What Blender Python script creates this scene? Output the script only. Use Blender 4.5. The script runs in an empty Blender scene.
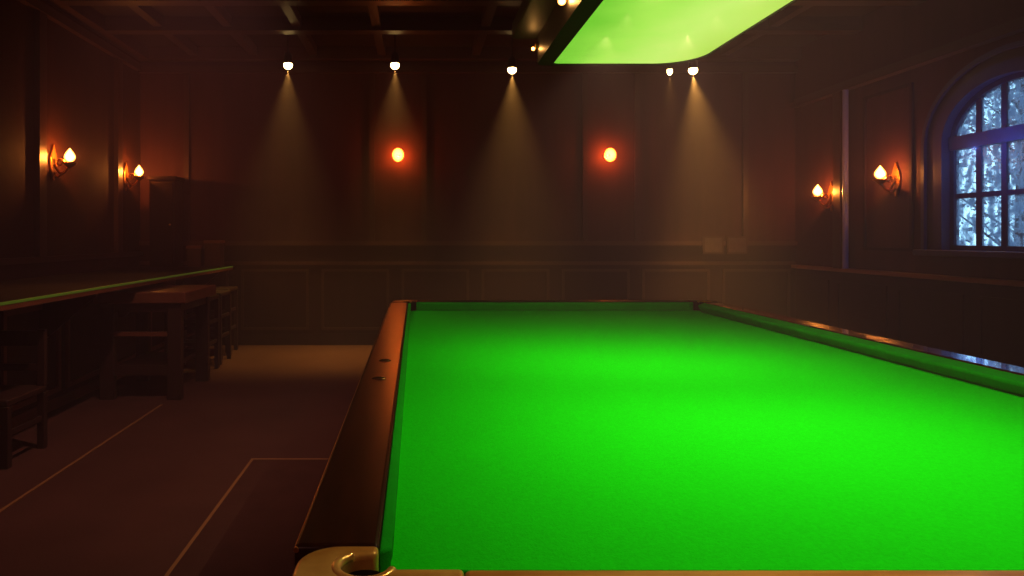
import bpy, bmesh, math, random
from mathutils import Vector, Matrix
random.seed(7)
S = bpy.context.scene
COL = S.collection
S.view_settings.view_transform = 'Standard'
S.view_settings.look = 'None'
S.view_settings.gamma = 0.85
PI = math.pi

# ------------------------------------------------------------ materials
def mat(name, col, rough=0.5, metal=0.0, col2=None, scale=8, stretch=(1,1,1), bump=0.0, bscale=60, emit=None, estr=0, spec=0.5, coat=0.0, crough=0.12):
    m = bpy.data.materials.new(name); m.use_nodes = True
    nt = m.node_tree; b = nt.nodes['Principled BSDF']
    b.inputs['Base Color'].default_value = (*col, 1)
    b.inputs['Roughness'].default_value = rough
    b.inputs['Metallic'].default_value = metal
    b.inputs['Specular IOR Level'].default_value = spec
    b.inputs['Coat Weight'].default_value = coat
    b.inputs['Coat Roughness'].default_value = crough
    tc = nt.nodes.new('ShaderNodeTexCoord'); mp = nt.nodes.new('ShaderNodeMapping')
    mp.inputs['Scale'].default_value = stretch
    nt.links.new(tc.outputs['Object'], mp.inputs['Vector'])
    if col2 is not None:
        n = nt.nodes.new('ShaderNodeTexNoise'); n.inputs['Scale'].default_value = scale; n.inputs['Detail'].default_value = 6
        r = nt.nodes.new('ShaderNodeValToRGB')
        r.color_ramp.elements[0].position = 0.3; r.color_ramp.elements[1].position = 0.7
        r.color_ramp.elements[0].color = (*col, 1); r.color_ramp.elements[1].color = (*col2, 1)
        nt.links.new(mp.outputs[0], n.inputs['Vector']); nt.links.new(n.outputs['Fac'], r.inputs[0])
        nt.links.new(r.outputs[0], b.inputs['Base Color'])
    if bump:
        n = nt.nodes.new('ShaderNodeTexNoise'); n.inputs['Scale'].default_value = bscale; n.inputs['Detail'].default_value = 3
        bp = nt.nodes.new('ShaderNodeBump'); bp.inputs['Strength'].default_value = bump; bp.inputs['Distance'].default_value = 0.01
        nt.links.new(mp.outputs[0], n.inputs['Vector']); nt.links.new(n.outputs['Fac'], bp.inputs['Height'])
        nt.links.new(bp.outputs[0], b.inputs['Normal'])
    if emit:
        b.inputs['Emission Color'].default_value = (*emit, 1); b.inputs['Emission Strength'].default_value = estr
    return m
def glowglass(name, col, s, edge=.15):
    m = bpy.data.materials.new(name); m.use_nodes = True; nt = m.node_tree; nt.nodes.clear()
    o = nt.nodes.new('ShaderNodeOutputMaterial'); a = nt.nodes.new('ShaderNodeAddShader'); t = nt.nodes.new('ShaderNodeBsdfTransparent'); e = nt.nodes.new('ShaderNodeEmission')
    lw = nt.nodes.new('ShaderNodeLayerWeight'); lw.inputs['Blend'].default_value = .5
    r = nt.nodes.new('ShaderNodeMapRange'); r.inputs['From Max'].default_value = .7; r.inputs['To Min'].default_value = s; r.inputs['To Max'].default_value = s*edge
    nt.links.new(lw.outputs['Facing'], r.inputs['Value']); nt.links.new(r.outputs[0], e.inputs[1])
    e.inputs[0].default_value = (*col,1)
    nt.links.new(t.outputs[0], a.inputs[0]); nt.links.new(e.outputs[0], a.inputs[1]); nt.links.new(a.outputs[0], o.inputs[0])
    return m

M = {}
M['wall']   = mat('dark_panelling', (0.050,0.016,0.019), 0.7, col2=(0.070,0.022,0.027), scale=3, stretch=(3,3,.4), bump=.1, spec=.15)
M['wain']   = mat('dark_wainscot', (0.022,0.007,0.010), 0.7, col2=(0.032,0.010,0.014), scale=3, stretch=(3,3,.4), bump=.1, spec=.1)  # darker than the wall above, paints in the beams fading low down
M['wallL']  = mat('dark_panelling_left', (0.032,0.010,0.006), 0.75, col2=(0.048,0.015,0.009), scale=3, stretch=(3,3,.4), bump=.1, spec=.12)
M['trim']   = mat('dark_moulding', (0.045,0.016,0.013), 0.45, col2=(0.062,0.021,0.017), scale=5, spec=.3)
M['rail2']  = mat('dado_moulding', (0.065,0.022,0.020), 0.5, col2=(0.085,0.030,0.027), scale=5, spec=.3)
M['ledge']  = mat('right_ledge_wood', (0.24,0.12,0.11), 0.35, col2=(0.30,0.15,0.13), scale=5)  # paler than the other rails, ledge highlight put into the colour
M['ceil']   = mat('ceiling_boards', (0.016,0.007,0.0035), 0.6, col2=(0.026,0.012,0.005), scale=4, spec=.2)
M['beam']   = mat('beam_wood', (0.030,0.013,0.006), 0.4, col2=(0.050,0.022,0.009), scale=5, stretch=(1,1,4), spec=.4)
M['floor']  = mat('brown_floor', (0.095,0.036,0.030), 0.9, col2=(0.115,0.044,0.037), scale=2.5, bump=.15, bscale=90, spec=.02)
M['rug']    = mat('dark_rug', (0.085,0.031,0.026), 0.95, col2=(0.105,0.039,0.032), scale=6, bump=.4, bscale=200, spec=.02)
M['strip']  = mat('tan_strip', (0.30,0.13,0.055), 0.6, spec=.2)
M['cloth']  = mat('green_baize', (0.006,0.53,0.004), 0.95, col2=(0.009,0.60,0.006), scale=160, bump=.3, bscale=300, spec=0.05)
M['cushion']= mat('green_cushion_cloth', (0.004,0.30,0.007), 0.9, col2=(0.005,0.34,0.009), scale=20, bump=.2, bscale=300, spec=0.08)  # same fabric as the bed, darkened to paint in cushion shade
M['rail']   = mat('red_mahogany', (0.022,0.004,0.002), 0.28, col2=(0.045,0.009,0.0035), scale=6, stretch=(9,1,9), spec=.13)
M['railR']  = mat('red_mahogany_gloss', (0.012,0.002,0.0015), 0.25, col2=(0.06,0.008,0.003), scale=26, stretch=(2,1,2), coat=1, crough=.02, spec=.5)
M['wood']   = mat('table_body_wood', (0.06,0.018,0.009), 0.4, col2=(0.10,0.03,0.013), scale=6, stretch=(4,4,.6))
M['furn']   = mat('dark_furniture_wood', (0.036,0.012,0.009), 0.45, col2=(0.055,0.018,0.013), scale=7, stretch=(4,4,.7))
M['ctop']   = mat('dull_countertop', (0.010,0.004,0.003), 0.85, col2=(0.016,0.006,0.004), scale=7, spec=.1)
M['furn2']  = mat('reddish_tabletop', (0.17,0.052,0.028), 0.35, col2=(0.23,0.072,0.038), scale=7)
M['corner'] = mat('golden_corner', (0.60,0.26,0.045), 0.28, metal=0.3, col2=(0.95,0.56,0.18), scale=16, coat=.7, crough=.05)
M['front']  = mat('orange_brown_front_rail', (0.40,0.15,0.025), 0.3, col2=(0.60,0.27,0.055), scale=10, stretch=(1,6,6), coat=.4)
M['leather']= mat('black_leather', (0.008,0.005,0.004), 0.7, bump=.2)
M['brass']  = mat('aged_brass', (0.50,0.24,0.06), 0.35, metal=0.85)
M['copper'] = mat('copper_bead', (0.50,0.17,0.035), 0.3, metal=0.6)  # orange edge highlight of the left rail as a colour
M['stud']   = mat('dark_bronze', (0.25,0.12,0.045), 0.25, metal=0.9)
M['black']  = mat('black_metal', (0.015,0.012,0.010), 0.3, metal=0.5)
M['hood']   = mat('dark_hood', (0.010,0.008,0.006), 0.5)
M['bulbW']  = glowglass('warm_bulb', (1,0.42,0.09), 9, .08)
M['bulbO']  = glowglass('orange_bulb', (1,0.30,0.045), 8, .08)
M['lens']   = mat('spot_lens', (1,.9,.7), 0.3, emit=(1,0.66,0.26), estr=14)
M['led']    = mat('green_strip_light', (0.05,0.12,0.01), 0.5, emit=(0.15,0.21,0.02), estr=0.28)  # green light reflected on the counter edge, painted as emission
M['wframe'] = mat('window_wood', (0.020,0.024,0.06), 0.4)  # blue window light on the frame put into the colour
M['casing'] = mat('window_casing_wood', (0.024,0.025,0.066), 0.35)  # casing painted bluish to carry the window glow
M['pipe']   = mat('pale_painted_pipe', (0.28,0.28,0.58), 0.3)  # pale blue paints window light on the pilaster edge
M['plaque'] = mat('grey_plaque', (0.10,0.045,0.05), 0.6, col2=(0.06,0.027,0.032), scale=20)
M['bark']   = mat('bark', (0.02,0.022,0.03), 0.9, bump=.4)
M['leaf']   = mat('frosty_leaves', (0.025,0.04,0.08), 0.8, col2=(0.55,0.64,0.78), scale=1.6)
M['ground'] = mat('outside_ground', (0.2,0.22,0.25), 0.9, col2=(0.3,0.33,0.36), scale=3)
m = mat('glowing_diffuser', (0.08,0.2,0.02), 0.6, emit=(1,1,1), estr=0.98, spec=.05); nt = m.node_tree; b = nt.nodes['Principled BSDF']  # green bounce from the cloth and its uneven shading put into the emission
tc = nt.nodes.new('ShaderNodeTexCoord'); sx_ = nt.nodes.new('ShaderNodeSeparateXYZ'); r = nt.nodes.new('ShaderNodeValToRGB'); mr = nt.nodes.new('ShaderNodeMapRange')
nz = nt.nodes.new('ShaderNodeTexNoise'); nz.inputs['Scale'].default_value = 5; nz.inputs['Detail'].default_value = 3
ma = nt.nodes.new('ShaderNodeMath'); ma.operation = 'MULTIPLY_ADD'; ma.inputs[1].default_value = .35
mr.inputs['From Min'].default_value = -.30; mr.inputs['From Max'].default_value = .30; mr.inputs['To Min'].default_value = -.17; mr.inputs['To Max'].default_value = .83
nt.links.new(tc.outputs['Object'], sx_.inputs[0]); nt.links.new(tc.outputs['Object'], nz.inputs['Vector']); nt.links.new(sx_.outputs['X'], mr.inputs['Value'])
nt.links.new(nz.outputs['Fac'], ma.inputs[0]); nt.links.new(mr.outputs[0], ma.inputs[2]); nt.links.new(ma.outputs[0], r.inputs[0])
cr = r.color_ramp; cr.elements[0].position = 0; cr.elements[0].color = (.22,.60,.05,1); cr.elements[1].position = 1; cr.elements[1].color = (.55,.76,.14,1)
e = cr.elements.new(.35); e.color = (.45,.81,.12,1); e = cr.elements.new(.68); e.color = (.66,.89,.22,1)
nt.links.new(r.outputs[0], b.inputs['Emission Color']); M['diff'] = m
# rain streaked glass
g = bpy.data.materials.new('rainy_glass'); g.use_nodes = True; nt = g.node_tree; nt.nodes.clear()
o_ = nt.nodes.new('ShaderNodeOutputMaterial'); mx = nt.nodes.new('ShaderNodeMixShader'); mx2 = nt.nodes.new('ShaderNodeMixShader'); tr = nt.nodes.new('ShaderNodeBsdfTransparent'); gl = nt.nodes.new('ShaderNodeBsdfGlossy'); tl = nt.nodes.new('ShaderNodeBsdfTranslucent')
gl.inputs['Roughness'].default_value = .25; mx2.inputs[0].default_value = .03; tr.inputs[0].default_value = (.88,.94,1,1); tl.inputs[0].default_value = (.30,.37,.49,1)
tc = nt.nodes.new('ShaderNodeTexCoord'); mp = nt.nodes.new('ShaderNodeMapping'); mp.inputs['Scale'].default_value = (1,1,.6); nz = nt.nodes.new('ShaderNodeTexNoise'); nz.inputs['Scale'].default_value = 18; nz.inputs['Detail'].default_value = 8
mr = nt.nodes.new('ShaderNodeMapRange'); mr.inputs['From Min'].default_value = .38; mr.inputs['From Max'].default_value = .62; mr.inputs['To Min'].default_value = .05; mr.inputs['To Max'].default_value = .85
nt.links.new(tc.outputs['Object'], mp.inputs[0]); nt.links.new(mp.outputs[0], nz.inputs['Vector']); nt.links.new(nz.outputs['Fac'], mr.inputs['Value']); nt.links.new(mr.outputs[0], mx.inputs[0])
nt.links.new(tr.outputs[0], mx.inputs[1]); nt.links.new(tl.outputs[0], mx.inputs[2]); nt.links.new(mx.outputs[0], mx2.inputs[1]); nt.links.new(gl.outputs[0], mx2.inputs[2]); nt.links.new(mx2.outputs[0], o_.inputs[0])
M['glass'] = g
g = bpy.data.materials.new('evening_sky'); g.use_nodes = True; nt = g.node_tree; nt.nodes.clear()
o_ = nt.nodes.new('ShaderNodeOutputMaterial'); e = nt.nodes.new('ShaderNodeEmission'); e.inputs[0].default_value = (.60,.77,1,1); e.inputs[1].default_value = 3.2
nt.links.new(e.outputs[0], o_.inputs[0]); M['sky'] = g

# ------------------------------------------------------------ helpers
def wloc(o):
    v = Vector((0,0,0))
    while o: v += o.location; o = o.parent
    return v
class MB:
    def __init__(s): s.bm = bmesh.new()
    def box(s, x0,x1,y0,y1,z0,z1):
        r = bmesh.ops.create_cube(s.bm, size=1)['verts']
        for v in r: v.co = Vector(((x0+x1)/2+v.co.x*(x1-x0), (y0+y1)/2+v.co.y*(y1-y0), (z0+z1)/2+v.co.z*(z1-z0)))
        return s
    def cyl(s, p0, p1, r0, r1=None, seg=16):
        r1 = r0 if r1 is None else r1
        p0 = Vector(p0); p1 = Vector(p1); d = p1-p0
        r = bmesh.ops.create_cone(s.bm, cap_ends=True, segments=seg, radius1=r0, radius2=r1, depth=d.length)['verts']
        q = d.to_track_quat('Z','Y'); c = (p0+p1)/2
        for v in r: v.co = q @ v.co + c
        return s
    def sph(s, c, r, sc=(1,1,1), u=20, v_=12):
        vs = bmesh.ops.create_uvsphere(s.bm, u_segments=u, v_segments=v_, radius=r)['verts']
        for v in vs: v.co = Vector((v.co.x*sc[0]+c[0], v.co.y*sc[1]+c[1], v.co.z*sc[2]+c[2]))
        return s
    def lathe(s, prof, c=(0,0,0), seg=20, closed=False):
        rings = []
        for r, z in prof:
            rings.append([s.bm.verts.new((c[0]+r*math.cos(2*PI*k/seg), c[1]+r*math.sin(2*PI*k/seg), c[2]+z)) for k in range(seg)])
        for a, b in zip(rings, rings[1:]):
            for k in range(seg): s.bm.faces.new((a[k], a[(k+1)%seg], b[(k+1)%seg], b[k]))
        if not closed:
            s.bm.faces.new(list(reversed(rings[0]))); s.bm.faces.new(rings[-1])
        return s
    def prism(s, pts, a, b, axis='z'):
        def P(p, t):
            return (p[0],p[1],t) if axis=='z' else ((t,p[0],p[1]) if axis=='x' else (p[0],t,p[1]))
        A = [s.bm.verts.new(P(p,a)) for p in pts]; B = [s.bm.verts.new(P(p,b)) for p in pts]
        n = len(pts)
        s.bm.faces.new(A); s.bm.faces.new(B)
        for k in range(n): s.bm.faces.new((A[k],A[(k+1)%n],B[(k+1)%n],B[k]))
        return s
    def loft(s, A, B):
        A = [s.bm.verts.new(p) for p in A]; B = [s.bm.verts.new(p) for p in B]; n = len(A)
        s.bm.faces.new(A); s.bm.faces.new(B)
        for k in range(n): s.bm.faces.new((A[k],A[(k+1)%n],B[(k+1)%n],B[k]))
        return s
    def tube(s, pts, r, seg=10):
        for a, b in zip(pts, pts[1:]):
            s.cyl(a, b, r, r, seg); s.sph(b, r, u=seg, v_=6)
        return s
    def build(s, name, m, parent=None, origin=(0,0,0), bevel=0, smooth=False):
        org = wloc(parent) if parent else Vector(origin)
        bmesh.ops.recalc_face_normals(s.bm, faces=s.bm.faces)
        for v in s.bm.verts: v.co -= org
        me = bpy.data.meshes.new(name); s.bm.to_mesh(me); s.bm.free()
        me.materials.append(m)
        if smooth:
            for p in me.polygons: p.use_smooth = True
            try: me.set_sharp_from_angle(angle=math.radians(40))
            except Exception: pass
        o = bpy.data.objects.new(name, me); COL.objects.link(o)
        if parent: o.parent = parent
        else: o.location = org
        if bevel:
            b = o.modifiers.new('bevel','BEVEL'); b.width = bevel; b.segments = 4; b.limit_method = 'ANGLE'
        return o
def tag(o, label=None, cat=None, group=None, kind=None):
    if label: o['label'] = label
    if cat: o['category'] = cat
    if group: o['group'] = group
    if kind: o['kind'] = kind
    return o
def thing(name, loc, label, cat, group=None):
    o = bpy.data.objects.new(name, None); o.empty_display_size = .1; COL.objects.link(o); o.location = loc
    return tag(o, label, cat, group)
def struct(o): o['kind'] = 'structure'; return o
def copy_thing(o, loc, label, rotz=None):
    def rec(a, p):
        c = a.copy(); COL.objects.link(c); c.parent = p
        for ch in a.children: rec(ch, c)
        return c
    r = rec(o, None); r.location = loc; r['label'] = label
    if rotz is not None: r.rotation_euler.z = rotz
    return r
def point(loc, e, col, size=.1):
    l = bpy.data.lights.new('point','POINT'); l.energy = e; l.color = col; l.shadow_soft_size = size
    o = bpy.data.objects.new('point_light', l); COL.objects.link(o); o.location = loc
def spot(loc, target, energy, ang, blend, col, size=0.0):
    l = bpy.data.lights.new('spot','SPOT'); l.energy = energy; l.spot_size = math.radians(ang); l.spot_blend = blend; l.color = col; l.shadow_soft_size = size
    o = bpy.data.objects.new('spot_light', l); COL.objects.link(o); o.location = loc
    o.rotation_euler = (Vector(target)-Vector(loc)).to_track_quat('-Z','Y').to_euler(); return o

# ------------------------------------------------------------ camera (one point perspective, vanishing point 416,237)
CZ = 1.28
cd = bpy.data.cameras.new('camera'); cam = bpy.data.objects.new('camera', cd); COL.objects.link(cam)
cam.location = (0,0,CZ); cam.rotation_euler = (PI/2,0,0)
cd.sensor_width = 36; cd.lens = 708/1024*36; cd.shift_x = 96/1024; cd.shift_y = -51/1024; cd.clip_start = .05
S.camera = cam

# ------------------------------------------------------------ room shell
XL, XR, YB, YN, ZC = -3.27, 4.50, 8.40, -2.5, 3.50
struct(MB().box(XL-.2,XR+.1,YN-.2,YB+.2,-.1,0).build('floor', M['floor']))
struct(MB().box(XL-.2,XR+.1,YN-.2,YB+.2,ZC,ZC+.1).build('ceiling', M['ceil']))
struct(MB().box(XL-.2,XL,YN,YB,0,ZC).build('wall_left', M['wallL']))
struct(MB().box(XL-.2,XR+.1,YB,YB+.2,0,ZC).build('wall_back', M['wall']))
struct(MB().box(XL-.2,XR+.1,YN-.2,YN,0,ZC).build('wall_front', M['wall']))
WY0, WY1, WS, WSP, WR = 4.66, 5.97, 1.17, 2.07, 0.44
wc, wh = (WY0+WY1)/2, (WY1-WY0)/2
def arch(y, hw=wh, rise=WR, sp=WSP): 
    t = max(0, 1-((y-wc)/hw)**2); return sp+rise*math.sqrt(t)
mb = MB()
XO = XR+.07
mb.box(XR,XO,YN,WY0,0,ZC); mb.box(XR,XO,WY1,YB,0,ZC); mb.box(XR,XO,WY0,WY1,0,WS)
N = 24
for k in range(N):
    a = wc-wh*math.cos(PI*k/N); b = wc-wh*math.cos(PI*(k+1)/N)
    mb.prism([(a,arch(a)),(b,arch(b)),(b,ZC),(a,ZC)], XR, XO, 'x')
struct(mb.build('wall_right', M['wall']))

tn = [0]
def trim(mb, m=None, bevel=0):
    tn[0] += 1
    return struct(mb.build('trim_%d' % tn[0], m or M['trim'], bevel=bevel))
trim(MB().box(XL,XR,YB-.06,YB,3.22,3.30).box(XL,XR,YB-.14,YB,3.36,ZC))
trim(MB().box(XL,XL+.06,YN,YB-.14,3.22,3.30).box(XL,XL+.14,YN,YB-.14,3.36,ZC))
trim(MB().box(XR-.09,XR,YN,YB-.06,2.80,2.86).box(XR-.05,XR,YN,YB-.06,2.86,2.90))
trim(MB().box(XL,XR,YB-.05,YB,1.18,1.23).box(XL,XR,YB-.035,YB,.95,.99), M['rail2'])
trim(MB().box(XL,XL+.05,YN,YB-.05,1.06,1.11))
trim(MB().box(XR-.08,XR,YN,YB-.05,.915,.955), M['ledge'], bevel=.006)  # highlight along this ledge is painted by its paler material
mb = MB()
for px in (187, 372, 424, 585, 637, 745):
    x = (px-416)/84.3; mb.box(x-.03,x+.03,YB-.028,YB,1.23,3.22)
trim(mb, M['trim'])
trim(MB().box(XL,XR,YB-.008,YB,0,1.18), M['wain'])  # dark sheet painting the shade on the lower back wall
mb = MB()
x = XL+.25
while x < XR-.5:
    for (a,b,c,d) in ((x,x+.8,.18,.21),(x,x+.8,.87,.90),(x,x+.03,.21,.87),(x+.77,x+.8,.21,.87)): mb.box(a,b,YB-.022,YB,c,d)
    x += .95
trim(mb, M['trim'])
struct(MB().box(XL,XR,YB-.025,YB,0,.14).build('baseboard_back', M['wain']))
struct(MB().box(XR-.025,XR,YN,YB-.03,0,.14).build('baseboard_right', M['wain']))
trim(MB().box(XR-.006,XR,YN,YB-.03,0,.91), M['wain'])
mb = MB()
for y in (2.9,4.5,6.12,7.72): mb.box(XL,XL+.05,y-.06,y+.06,1.11,3.22)
trim(mb)
trim(MB().box(XR-.09,XR,7.36,7.50,.95,2.80), bevel=.008)
trim(MB().cyl((XR-.06,7.32,.95),(XR-.06,7.32,2.80),.028,seg=16), M['pipe'])  # thin cylinder added to draw the window-lit edge of the pilaster
mb = MB()
for (a,b) in ((6.40,7.1),(3.2,4.3)):
    mb.box(XR-.02,XR,a,b,1.15,1.18); mb.box(XR-.02,XR,a,b,2.65,2.68); mb.box(XR-.02,XR,a,a+.03,1.18,2.65); mb.box(XR-.02,XR,b-.03,b,1.18,2.65)
y = 2.0
while y < 7.9:
    mb.box(XR-.02,XR,y,y+.8,.2,.23); mb.box(XR-.02,XR,y,y+.8,.78,.81); mb.box(XR-.02,XR,y,y+.03,.23,.78); mb.box(XR-.02,XR,y+.77,y+.8,.23,.78); y += .95
trim(mb, M['wain'])
mb = MB()
for y in (1.2,2.9,4.6,5.5,6.3,7.2): mb.box(XL+.14,XR,y-.07,y+.07,3.36,ZC)
trim(mb, M['beam'])
mb = MB()
for x in (-2.6,-1.9,-1.2,-.4,.7,1.5,2.2,2.9,3.6): mb.box(x-.045,x+.045,YN,YB-.14,3.40,ZC-.001)
trim(mb, M['beam'])
trim(MB().box(-1.948,-1.930,YN,5.4,0,.004), M['strip'])
rug = MB().box(-.93,2.6,-.6,4.05,0,.0075).build('rug', M['rug'], origin=(.8,1.7,0))
tag(rug, 'dark brown rug with a thin tan border under the green snooker table', 'rug')
MB().box(-.946,-.93,-.6,4.07,0,.0078).box(-.93,2.6,4.05,4.07,0,.0078).box(2.6,2.618,-.6,4.07,0,.0078).build('border', M['strip'], rug)

# ------------------------------------------------------------ window
win = bpy.data.objects.new('window_1', None); COL.objects.link(win); win.location = (XR+.03, wc, WS); struct(win)
def arch_ring(mb, hw0, r0, hw1, r1, x0, x1, n=28):
    A = [(wc-hw0*math.cos(PI*k/n), WSP+r0*math.sin(PI*k/n)) for k in range(n+1)]
    B = [(wc-hw1*math.cos(PI*k/n), WSP+r1*math.sin(PI*k/n)) for k in range(n+1)]
    for k in range(n): mb.prism([A[k],A[k+1],B[k+1],B[k]], x0, x1, 'x')
xf0, xf1 = XR+.005, XR+.05
mb = MB(); arch_ring(mb, wh-.04, WR-.04, wh, WR, xf0, xf1)
mb.box(xf0,xf1,WY0,WY0+.04,WS,WSP).box(xf0,xf1,WY1-.04,WY1,WS,WSP).box(xf0,xf1,WY0,WY1,WS,WS+.04)
mb.box(xf0-.025,xf1,WY0+.02,WY1-.02,WSP-.065,WSP+.045)
mb.build('window_frame', M['wframe'], win)
mb = MB()
for k in range(1,5):
    y = WY0+.04+(WY1-WY0-.08)*k/5; mb.box(xf0+.01,xf1-.01,y-.025,y+.025,WS+.04,WSP-.03)
    mb.box(xf0+.01,xf1-.01,y-.025,y+.025,WSP+.03,arch(y)-.03)
mb.box(xf0+.012,xf1-.012,WY0+.04,WY1-.04,1.60,1.64)
mb.build('glazing_bars', M['wframe'], win)
mb = MB(); pts = [(wc-(wh-.03)*math.cos(PI*k/24), WSP+(WR-.03)*math.sin(PI*k/24)) for k in range(25)]
pts = [(WY0+.03,WS+.03)]+pts+[(WY1-.03,WS+.03)]
mb.prism(pts, xf0+.020, xf0+.024, 'x').build('pane', M['glass'], win)
mb = MB(); arch_ring(mb, wh, WR, wh+.10, WR+.10, XR-.07, XR); arch_ring(mb, wh+.10, WR+.10, wh+.26, WR+.22, XR-.03, XR); arch_ring(mb, wh+.22, WR+.18, wh+.26, WR+.22, XR-.06, XR)
for s_,y_ in ((1,WY1),(-1,WY0)):
    for a,b,d in ((0,.10,.07),(.10,.22,.03),(.22,.26,.06)):
        ya, yb = sorted((y_+s_*a, y_+s_*b)); mb.box(XR-d,XR,ya,yb,WS,WSP)
mb.build('casing', M['casing'], win)
MB().box(XR-.12,XR+.005,WY0-.28,WY1+.28,WS-.05,WS).build('window_sill', M['casing'], win, bevel=.008)

# ------------------------------------------------------------ outside
struct(MB().box(XO+.04,24,-6,24,-.1,-.001).build('ground_outside', M['ground']))
mb = MB(); mb.box(23.5,24,-6,24,0,14); mb.box(XO+.04,23.5,23.5,24,0,14); mb.box(XO+.04,24,-6,24,13.9,14.2)
struct(mb.build('sky_outside', M['sky']))
labs = ['frosty tree outside the window, nearest the glass', 'pale leafy tree outside the window, behind the nearest tree', 'frosty tree outside at the far left of the window view', 'thin frosty tree farthest away outside the window']
for i,(x,y) in enumerate(((6.9,7.9),(9.0,10.6),(6.7,10.3),(11.6,12.8))):
    t = thing('tree', (x,y,0), labs[i], 'tree', 'trees outside the window')
    mb = MB().cyl((x,y,0),(x+.1,y,4.6),.07,.03,10)
    for k in range(9):
        z = .9+.4*k; a = random.uniform(0,2*PI); mb.cyl((x+.02,y,z),(x+.8*math.cos(a),y+.8*math.sin(a),z+.7),.02,.008,6)
    mb.build('trunk', M['bark'], t)
    mb = MB()
    for k in range(3800):
        a = random.uniform(0,2*PI); r = 1.0*math.sqrt(random.random()); z = .5+4.3*math.sqrt(random.random())
        c = Vector((x+r*math.cos(a), y+r*math.sin(a), z)); s_ = random.uniform(.02,.065)
        u = Vector((random.gauss(0,1),random.gauss(0,1),random.gauss(0,1))).normalized(); w = u.orthogonal().normalized()
        vs = [mb.bm.verts.new(c+u*s_*p+w*s_*q) for p,q in ((-1,0),(0,-.6),(1,0),(0,.6))]; mb.bm.faces.new(vs)
    mb.build('foliage', M['leaf'], t)

# ------------------------------------------------------------ snooker table
TX0, TX1, TY0, TY1 = -.045, 1.672, .808, 4.15
RW = .105
RWR = .095
T = thing('snooker_table', (.79,2.485,.009), 'large snooker table with bright green cloth and glossy red mahogany rails', 'snooker table')
ZT, ZB = .902, .85
cut = .05
bed = [(TX0+cut,TY0),(TX1-cut,TY0),(TX1,TY0+cut),(TX1,TY1-cut),(TX1-cut,TY1),(TX0+cut,TY1),(TX0,TY1-cut),(TX0,TY0+cut)]
MB().prism(bed, .80, ZB).build('cloth', M['cloth'], T)
E = .060
EX = .10
for (a,b,c,d,mm) in ((TX0-RW,TX0,TY0+E,TY1-E,'rail'),(TX1,TX1+RWR,TY0+E,TY1-E,'railR'),(TX0+EX,TX1-EX,TY0-RW,TY0,'front'),(TX0+E,TX1-E,TY1,TY1+RW,'rail')):
    MB().box(a,b,c,d,.79,ZT).build('rail', M[mm], T, bevel=.007, smooth=True)
MB().cyl((TX0-RW+.003,TY0+E,ZT-.006),(TX0-RW+.003,TY1-E,ZT-.006),.0035,seg=10).build('edge_bead', M['copper'], T, smooth=True)  # thin tube added to draw a highlight along the outer rail edge
def cushion(axis, wood, sgn, a, b, W=.03):
    prof0 = [(0,ZB),(0,ZT-.003),(W,ZT-.007),(W,ZT-.018),(W*.5,ZB)]
    A=[];B=[]
    for d,z in prof0:
        p = wood+sgn*d
        if axis=='y': A.append((p,a+d*1.2,z)); B.append((p,b-d*1.2,z))
        else: A.append((a+d*1.2,p,z)); B.append((b-d*1.2,p,z))
    MB().loft(A,B).build('cushion', M['cushion'], T, bevel=.004, smooth=True)
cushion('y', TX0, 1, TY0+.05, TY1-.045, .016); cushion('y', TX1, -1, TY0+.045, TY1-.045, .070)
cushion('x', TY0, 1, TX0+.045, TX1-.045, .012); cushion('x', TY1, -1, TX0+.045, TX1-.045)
for sx in (0,1):
    for sy in (0,1):
        rw = (RW-.010) if sx==0 else RWR
        ex = EX if sy==0 else E
        cx, cy = -.014, .006; R = .027
        pts = [(ex, 0), (cx+R+.010, .000)]
        for k in range(0, 19):
            a = -.3-(PI*1.5-.3)*k/18; pts.append((cx+R*math.cos(a), cy+R*math.sin(a)))
        pts += [(0, cy+R+.003), (0, E)]
        for k in range(0, 9):
            a = PI/2+PI/2*k/8; rr = .05; pts.append((-rw+rr+rr*math.cos(a), E-rr+rr*math.sin(a)))
        for k in range(0, 11):
            a = PI+PI/2*k/10; rr = rw*.9; pts.append((-rw+rr+rr*math.cos(a), -RW+rr+rr*math.sin(a)))
        pts += [(ex, -RW)]
        f = lambda p: ((TX0+p[0]) if sx==0 else (TX1-p[0]), (TY0+p[1]) if sy==0 else (TY1-p[1]))
        MB().prism([f(p) for p in pts], .79, ZT+.001).build('pocket_corner', M['corner'] if sy==0 else M['rail'], T, bevel=.007, smooth=True)
        rp = []
        for k in range(0, 29):
            a = -.25-(PI*1.30-.25)*k/28; q = f((cx+(R+.006)*math.cos(a), cy+(R+.006)*math.sin(a))); rp.append((q[0],q[1],ZT-.003))
        MB().tube(rp, .0065, 16).build('pocket_rim', M['corner'] if sy==0 else M['brass'], T, smooth=True)
        px, py = f((cx,cy))
        MB().lathe([(R-.0005,.885),(R-.001,.80),(R-.004,.72),(.012,.70),(.006,.71),(R-.010,.73),(R-.005,.80),(R-.003,.885)], (px,py,0), 24, closed=True).build('pocket', M['leather'], T, smooth=True)
for (x,y) in ((-.0946,2.16),(-.099,1.89)):
    MB().sph((x,y,ZT), .010, (1.9,1.0,.6)).build('rail_stud', M['stud'], T, smooth=True)
MB().box(TX0-.07,TX1+.06,TY0-.07,TY1+.07,.60,.80).box(TX0-.09,TX1+.08,TY0-.09,TY1+.09,.60,.63).build('apron', M['wood'], T, bevel=.006)
prof = [(.075,.0),(.085,.02),(.06,.06),(.05,.10),(.075,.16),(.09,.25),(.08,.38),(.055,.45),(.075,.48),(.055,.51),(.085,.54),(.085,.61)]
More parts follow.
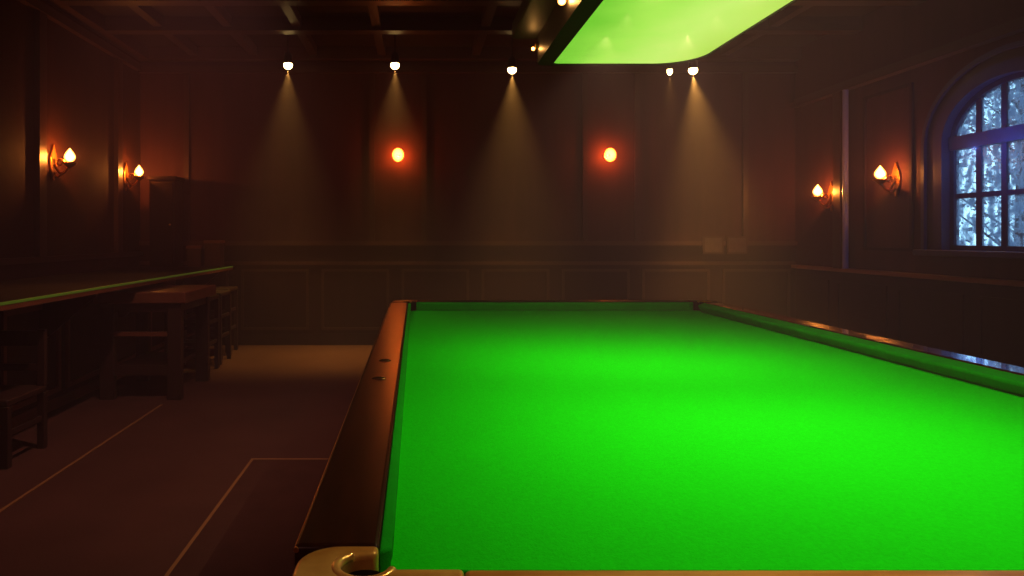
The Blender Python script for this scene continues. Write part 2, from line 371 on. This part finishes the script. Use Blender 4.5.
for lx in (TX0+.08, TX1-.08):
    for ly in (TY0+.08, 1.95, 3.0, TY1-.08):
        MB().lathe([(r,z+.009 if z<.6 else z) for r,z in prof], (lx,ly,0), 20).build('leg', M['wood'], T, smooth=True)

# ------------------------------------------------------------ lamp over the table
LX0, LX1, LY0, LY1, LZ = .49, 1.13, 1.20, 2.89, 1.98
L = thing('billiard_lamp', (.84,2.04,LZ), 'long dark hooded lamp with glowing green underside hanging over the snooker table', 'lamp')
def rrect(x0,x1,y0,y1,r,n=10,rf=None):
    out=[]
    rf = rf or r
    for cx,cy,a0,q in ((x1-rf,y1-rf,0,rf),(x0+r,y1-r,PI/2,r),(x0+r,y0+r,PI,r),(x1-r,y0+r,1.5*PI,r)):
        for k in range(n+1): out.append((cx+q*math.cos(a0+PI/2*k/n), cy+q*math.sin(a0+PI/2*k/n)))
    return out
mb = MB(); o1 = rrect(LX0,LX1,LY0,LY1,.04,rf=.17); i1 = rrect(LX0+.064,LX1-.006,LY0+.02,LY1-.008,.03,rf=.164); n = len(o1)
vo = [[mb.bm.verts.new((p[0],p[1],z)) for p in q] for q,z in ((i1,LZ),(o1,LZ),(o1,LZ+.11),(i1,LZ+.11))]
for a in range(4):
    A,B = vo[a], vo[(a+1)%4]
    for k in range(n): mb.bm.faces.new((A[k],A[(k+1)%n],B[(k+1)%n],B[k]))
mb.build('shade_rim', M['hood'], L)
MB().prism(i1, LZ+.006, LZ+.02).build('diffuser', M['diff'], L)
MB().prism(rrect(.39,LX1-.01,LY0-.08,LY1+.01,.03,rf=.16), LZ+.11, LZ+.17).build('hood', M['hood'], L, bevel=.006)
for x,y in ((.62,1.4),(.62,2.6),(1.02,1.4),(1.02,2.5)):
    MB().cyl((x,y,LZ+.17),(x,y,ZC-.001),.006,seg=8).cyl((x,y,ZC-.03),(x,y,ZC-.001),.04,seg=16).build('hanging_rod', M['black'], L)
for (y,r_,x) in ((2.28,.014,LX0),(2.84,.008,LX0)):
    z = LZ+.06 if y<2.5 else LZ+.055
    MB().cyl((x,y,z+.012),(x-.012,y,z+.012),.010).build('pilot_socket', M['brass'], L)
    MB().sph((x-.020,y,z),r_).build('pilot_bulb', M['bulbW'], L, smooth=True)
    point((x-.020,y,z), .45 if y<2.5 else .15, (1,.5,.15), .0)
for k,e in enumerate((15,9,12,11,7,17)):
    y = 1.25+.24*k
    for x in (.66,.94):
        spot((x,y,LZ-.004),(x+(-.12 if x<.8 else .12),y+(-.5,-.25,-.05,.1,.4,1.0)[k],0), e, 100, .6, (1,.90,.50))

# ------------------------------------------------------------ ceiling spotlights
protoS = None
sp = [(-1.410,3.155,330),(-.232,3.155,330),(1.058,3.105,540),(3.052,3.10,1050),(2.795,3.09,80)]
slab = ['leftmost small ceiling spotlight casting a beam down the back wall','ceiling spotlight above the left orange wall lamp on the back wall','middle ceiling spotlight with a beam between the two orange lamps','bright ceiling spotlight right of the hanging table lamp, rightmost of the row','dim ceiling spotlight just left of the rightmost one']
for i,(x,z,en) in enumerate(sp):
    if protoS is None:
        t = thing('ceiling_spotlight', (0,0,0), slab[0], 'spotlight', 'spotlights along the back of the ceiling')
        MB().lathe([(.038,.02),(.046,.02),(.046,.11),(.034,.14),(.030,.13),(.040,.09),(.040,.03)], seg=20, closed=True).lathe([(.0419,.095),(.0419,.10)]).build('housing', M['black'], t, smooth=True)
        MB().sph((0,0,.006),.050,(1,1,.95)).build('bulb', M['lens'], t, smooth=True)
        MB().cyl((0,0,.10),(0,0,.42),.009,seg=10).build('stem', M['black'], t)
        protoS = t; o = t
    else: o = copy_thing(protoS, (x,7.8,z+.012), slab[i])
    o.location = (x,7.8,z+.012)
    if i == 4: o.scale = (.6,.6,1)
    spot((x,7.8,z-.042),(x+(.12 if i==3 else 0),7.72,z-1.2), en, 52, 1.0, (1,.76,.15))

# ------------------------------------------------------------ wall lamps
def sconce(loc, dirx, diry, label, group, name='wall_sconce', en=13.0):
    t = thing(name, loc, label, 'wall lamp', group)
    X = Vector(loc); n = Vector((dirx,diry,0)); s_ = Vector((-diry,dirx,0)); U = Vector((0,0,1))
    mb = MB(); pts = []
    for k in range(24):
        a = 2*PI*k/24; pts.append(X+s_*.045*math.cos(a)*(1+.3*math.cos(2*a))+U*(-.04+.15*math.sin(a)*(1+.1*math.cos(4*a))))
    A = [mb.bm.verts.new(p) for p in pts]; B = [mb.bm.verts.new(p+n*.02) for p in pts]
    mb.bm.faces.new(A); mb.bm.faces.new(B)
    for k in range(24): mb.bm.faces.new((A[k],A[(k+1)%24],B[(k+1)%24],B[k]))
    mb.build('backplate', M['brass'], t, bevel=.004)
    path = [X+n*(.02+.14*u)+U*(-.06-.08*math.sin(PI*u)) for u in [k/8 for k in range(9)]]
    c = X+n*.16
    curl = [X+n*(.075+.038*math.cos(a)*(1-a/9))+U*(-.045+.04*math.sin(a)*(1-a/9)) for a in [k*.5 for k in range(14)]]
    tail = [X+n*(.02+.06*u)+U*(-.13-.12*u+.10*u*u) for u in [k/5 for k in range(6)]]
    MB().tube(path, .012, 8).build('arm', M['brass'], t, smooth=True)
    MB().tube(curl, .010, 8).build('scroll', M['brass'], t, smooth=True)
    MB().tube(tail, .011, 8).build('tail_finial', M['brass'], t, smooth=True)
    MB().lathe([(.006,-.095),(.024,-.080),(.056,-.052),(.062,-.040),(.03,-.036),(.014,-.034)], c, 18).build('cup', M['brass'], t, smooth=True)
    MB().lathe([(.016,-.036),(.036,-.024),(.050,.0),(.048,.024),(.034,.050),(.018,.070),(.003,.088)], c, 24).build('bulb', M['bulbW'], t, smooth=True)
    point(tuple(c+U*.01), en, (1,.31,.055), .01)
    return t
g1 = 'warm sconces on the left wall'
sconce((XL,6.36,1.99),1,0,'brass sconce with warm bulb on the left wall, nearer the camera',g1,en=20)
sconce((XL,7.95,2.0),1,0,'brass sconce with warm bulb on the left wall close to the far corner',g1,en=17)
sconce((XR,6.62,1.86),-1,0,'brass sconce with warm bulb on the right wall beside the arched window','warm sconces on the right wall')
sconce((XR,7.65,1.76),-1,0,'brass sconce with warm bulb on the right wall beyond the pilaster, near the far corner','warm sconces on the right wall')
for x,l in ((-.21,'orange glowing globe lamp on the back wall, left of the pair'),(2.27,'orange glowing globe lamp on the back wall, right of the pair')):
    t = thing('globe_wall_lamp', (x,YB,2.24), l, 'wall lamp', 'orange lamps on the back wall')
    MB().cyl((x,YB,2.24),(x,YB-.025,2.24),.05,.045,20).cyl((x,YB-.025,2.24),(x,YB-.06,2.24),.018).build('backplate', M['brass'], t)
    MB().sph((x,YB-.125,2.24),.072,(1,1,1.15),32,20).build('globe', M['bulbO'], t, smooth=True)
    point((x,YB-.125,2.24), 12, (1,.17,.02), .01)

# ------------------------------------------------------------ left counter
bc = thing('bar_counter', (-2.98,5.6,0), 'long dark panelled bar counter base running along the left wall', 'counter')
CY0, CY1 = 2.8, YB-.06
MB().box(-3.21,-2.70,CY0,CY1,0,.895).build('body', M['furn'], bc)
mb = MB(); y = CY0+.1
while y < CY1-.7:
    for (a,b,c,d) in ((y,y+.75,.12,.16),(y,y+.75,.76,.80),(y,y+.04,.16,.76),(y+.71,y+.75,.16,.76)): mb.box(-2.70,-2.68,a,b,c,d)
    y += .85
mb.box(-2.70,-2.68,CY0,CY1,0,.08)
mb.build('panel_moulding', M['furn2'], bc)
for y in (5.1,6.45,8.25):
    MB().prism([(-2.70,.55),(-2.66,.55),(-2.30,.855),(-2.30,.895),(-2.70,.895)], y-.02, y+.02, 'y').build('bracket', M['furn'], bc)
ct = MB().box(-3.21,-2.165,CY0-.05,CY1,.895,.94).build('countertop', M['ctop'], origin=(-2.7,5.6,.895))
tag(ct, 'long dark countertop along the left wall with a thin glowing green edge', 'countertop')
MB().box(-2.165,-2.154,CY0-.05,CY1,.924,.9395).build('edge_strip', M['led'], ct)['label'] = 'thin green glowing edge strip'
MB().box(-2.165,-2.156,CY0-.05,CY1,.895,.922).build('edge_moulding', M['furn2'], ct)

cab = thing('cue_cabinet', (-2.88,8.18,.941), 'tall narrow dark cabinet standing on the far end of the counter', 'cabinet')
MB().box(-3.03,-2.74,8.05,8.33,.941,1.93).box(-3.05,-2.72,8.03,8.335,1.93,1.97).build('body', M['ctop'], cab, bevel=.004)
dr = MB().box(-3.01,-2.76,8.03,8.05,.97,1.90).build('door', M['ctop'], cab, bevel=.004)
MB().sph((-2.79,8.02,1.42),.012).build('knob', M['brass'], dr)
for (x0,x1,h,l) in ((-2.60,-2.44,.24,'small dark wooden box on the counter end, nearer the tall cabinet'),(-2.40,-2.22,.30,'taller small dark box at the very end of the counter')):
    b_ = thing('wooden_box', ((x0+x1)/2,8.12,.941), l, 'box', 'small boxes on the counter end')
    MB().box(x0,x1,8.03,8.2,.941,.94+h-.03).build('body', M['furn'], b_, bevel=.004)
    MB().box(x0-.008,x1+.008,8.022,8.208,.94+h-.03,.94+h).build('lid', M['furn2'], b_, bevel=.004)

# ------------------------------------------------------------ tall table with stools
bt = thing('bar_table', (-2.15,5.95,0), 'heavy dark rectangular wooden table tucked under the counter edge', 'table')
MB().box(-2.52,-1.80,5.52,6.38,.76,.85).build('tabletop', M['furn2'], bt, bevel=.01)
MB().box(-2.45,-1.86,5.57,5.60,.69,.76).box(-2.45,-1.86,6.30,6.33,.69,.76).box(-2.45,-2.42,5.6,6.3,.69,.76).box(-1.89,-1.86,5.6,6.3,.69,.76).build('apron', M['furn'], bt)
for x in (-2.43,-1.90):
    for y in (5.59,6.31):
        MB().box(x-.055,x+.055,y-.035,y+.035,0,.76).build('leg', M['furn'], bt, bevel=.006)
MB().box(-2.38,-1.95,5.56,5.62,.50,.53).build('stretcher', M['furn2'], bt)
MB().box(-2.38,-1.95,5.62,6.28,.22,.26).box(-2.38,-1.95,5.57,5.62,.19,.27).build('lower_shelf', M['furn'], bt)

t = thing('bar_stool', (0,0,0), 'dark stool standing just beyond the heavy table', 'stool', 'dark stools beside the counter')
h=.72; w=.18
MB().box(-w-.02,w+.02,-w-.02,w+.02,h-.04,h).build('seat', M['furn'], t, bevel=.012)
for sx in (-1,1):
    for sy in (-1,1): MB().box(sx*w-.02,sx*w+.02,sy*w-.02,sy*w+.02,0,h-.04).build('leg', M['furn'], t, bevel=.004)
for z in (.22,.42): MB().box(-w,w,-w-.01,-w+.01,z,z+.03).box(-w,w,w-.01,w+.01,z,z+.03).box(w-.01,w+.01,-w,w,z+.04,z+.07).box(-w-.01,-w+.01,-w,w,z+.04,z+.07).build('stretcher', M['furn'], t)
t.location = (-2.12,6.72,0)
copy_thing(t, (-2.15,7.28,0), 'dark stool second beyond the heavy table along the counter')
copy_thing(t, (-2.22,7.84,0), 'dark stool farthest along the counter, nearest the back wall')

ch = thing('dining_chair', (-2.45,4.10,0), 'dark wooden chair at the counter, cut by the left edge of the view', 'chair')
MB().box(-2.67,-2.25,3.90,4.32,.34,.38).build('seat', M['furn'], ch, bevel=.01)
for x,y,z in ((-2.65,3.92,.34),(-2.27,3.92,.34),(-2.65,4.30,.34),(-2.27,4.30,.34)):
    MB().box(x-.022,x+.022,y-.022,y+.022,0,z).build('leg', M['furn'], ch, bevel=.004)
MB().box(-2.672,-2.628,4.28,4.32,.38,.72).build('back_post', M['furn'], ch, bevel=.004)
MB().box(-2.292,-2.248,4.28,4.32,.38,.72).build('back_post', M['furn'], ch, bevel=.004)
MB().box(-2.628,-2.292,4.285,4.315,.62,.71).box(-2.628,-2.292,4.285,4.315,.47,.51).build('backrest', M['furn'], ch, bevel=.004)
MB().box(-2.628,-2.292,3.912,3.932,.14,.17).box(-2.28,-2.26,3.94,4.28,.17,.20).box(-2.66,-2.64,3.94,4.28,.17,.20).build('stretcher', M['furn'], ch)

for x,l in ((3.50,'small pale plaque on the back wall rail, left of the pair'),(3.78,'small pale plaque on the back wall rail, right of the pair')):
    p = thing('wall_plaque', (x,YB,1.16), l, 'plaque', 'pale plaques on the back wall')
    MB().box(x-.12,x+.12,YB-.065,YB-.05,1.08,1.29).box(x-.11,x+.11,YB-.05,YB,1.10,1.17).build('frame', M['trim'], p)
    MB().box(x-.10,x+.10,YB-.07,YB-.065,1.10,1.27).build('face', M['plaque'], p)

# ------------------------------------------------------------ added fill lights
point((-1.3,-1.2,2.6), 42, (1,.40,.32), .15)  # unseen warm fill added behind the camera
spot((-1.0,3.6,3.30),(-1.7,4.2,0), 165, 86, .9, (1,.60,.42))     # unseen spot added to lift the left floor and furniture
point((4.22,5.35,1.95), 12, (.14,.32,1), .0)     # added blue point inside the room, standing for skylight spill

# world: smoky air
w = bpy.data.worlds.new('World'); S.world = w; w.use_nodes = True
nt = w.node_tree
bg = nt.nodes['Background']; bg.inputs[0].default_value = (.0,.0,.0,1); bg.inputs[1].default_value = 0
vs = nt.nodes.new('ShaderNodeVolumeScatter'); vs.inputs['Color'].default_value = (1,.60,.74,1); vs.inputs['Density'].default_value = .025; vs.inputs['Anisotropy'].default_value = 0.0
nt.links.new(vs.outputs[0], nt.nodes['World Output'].inputs['Volume'])
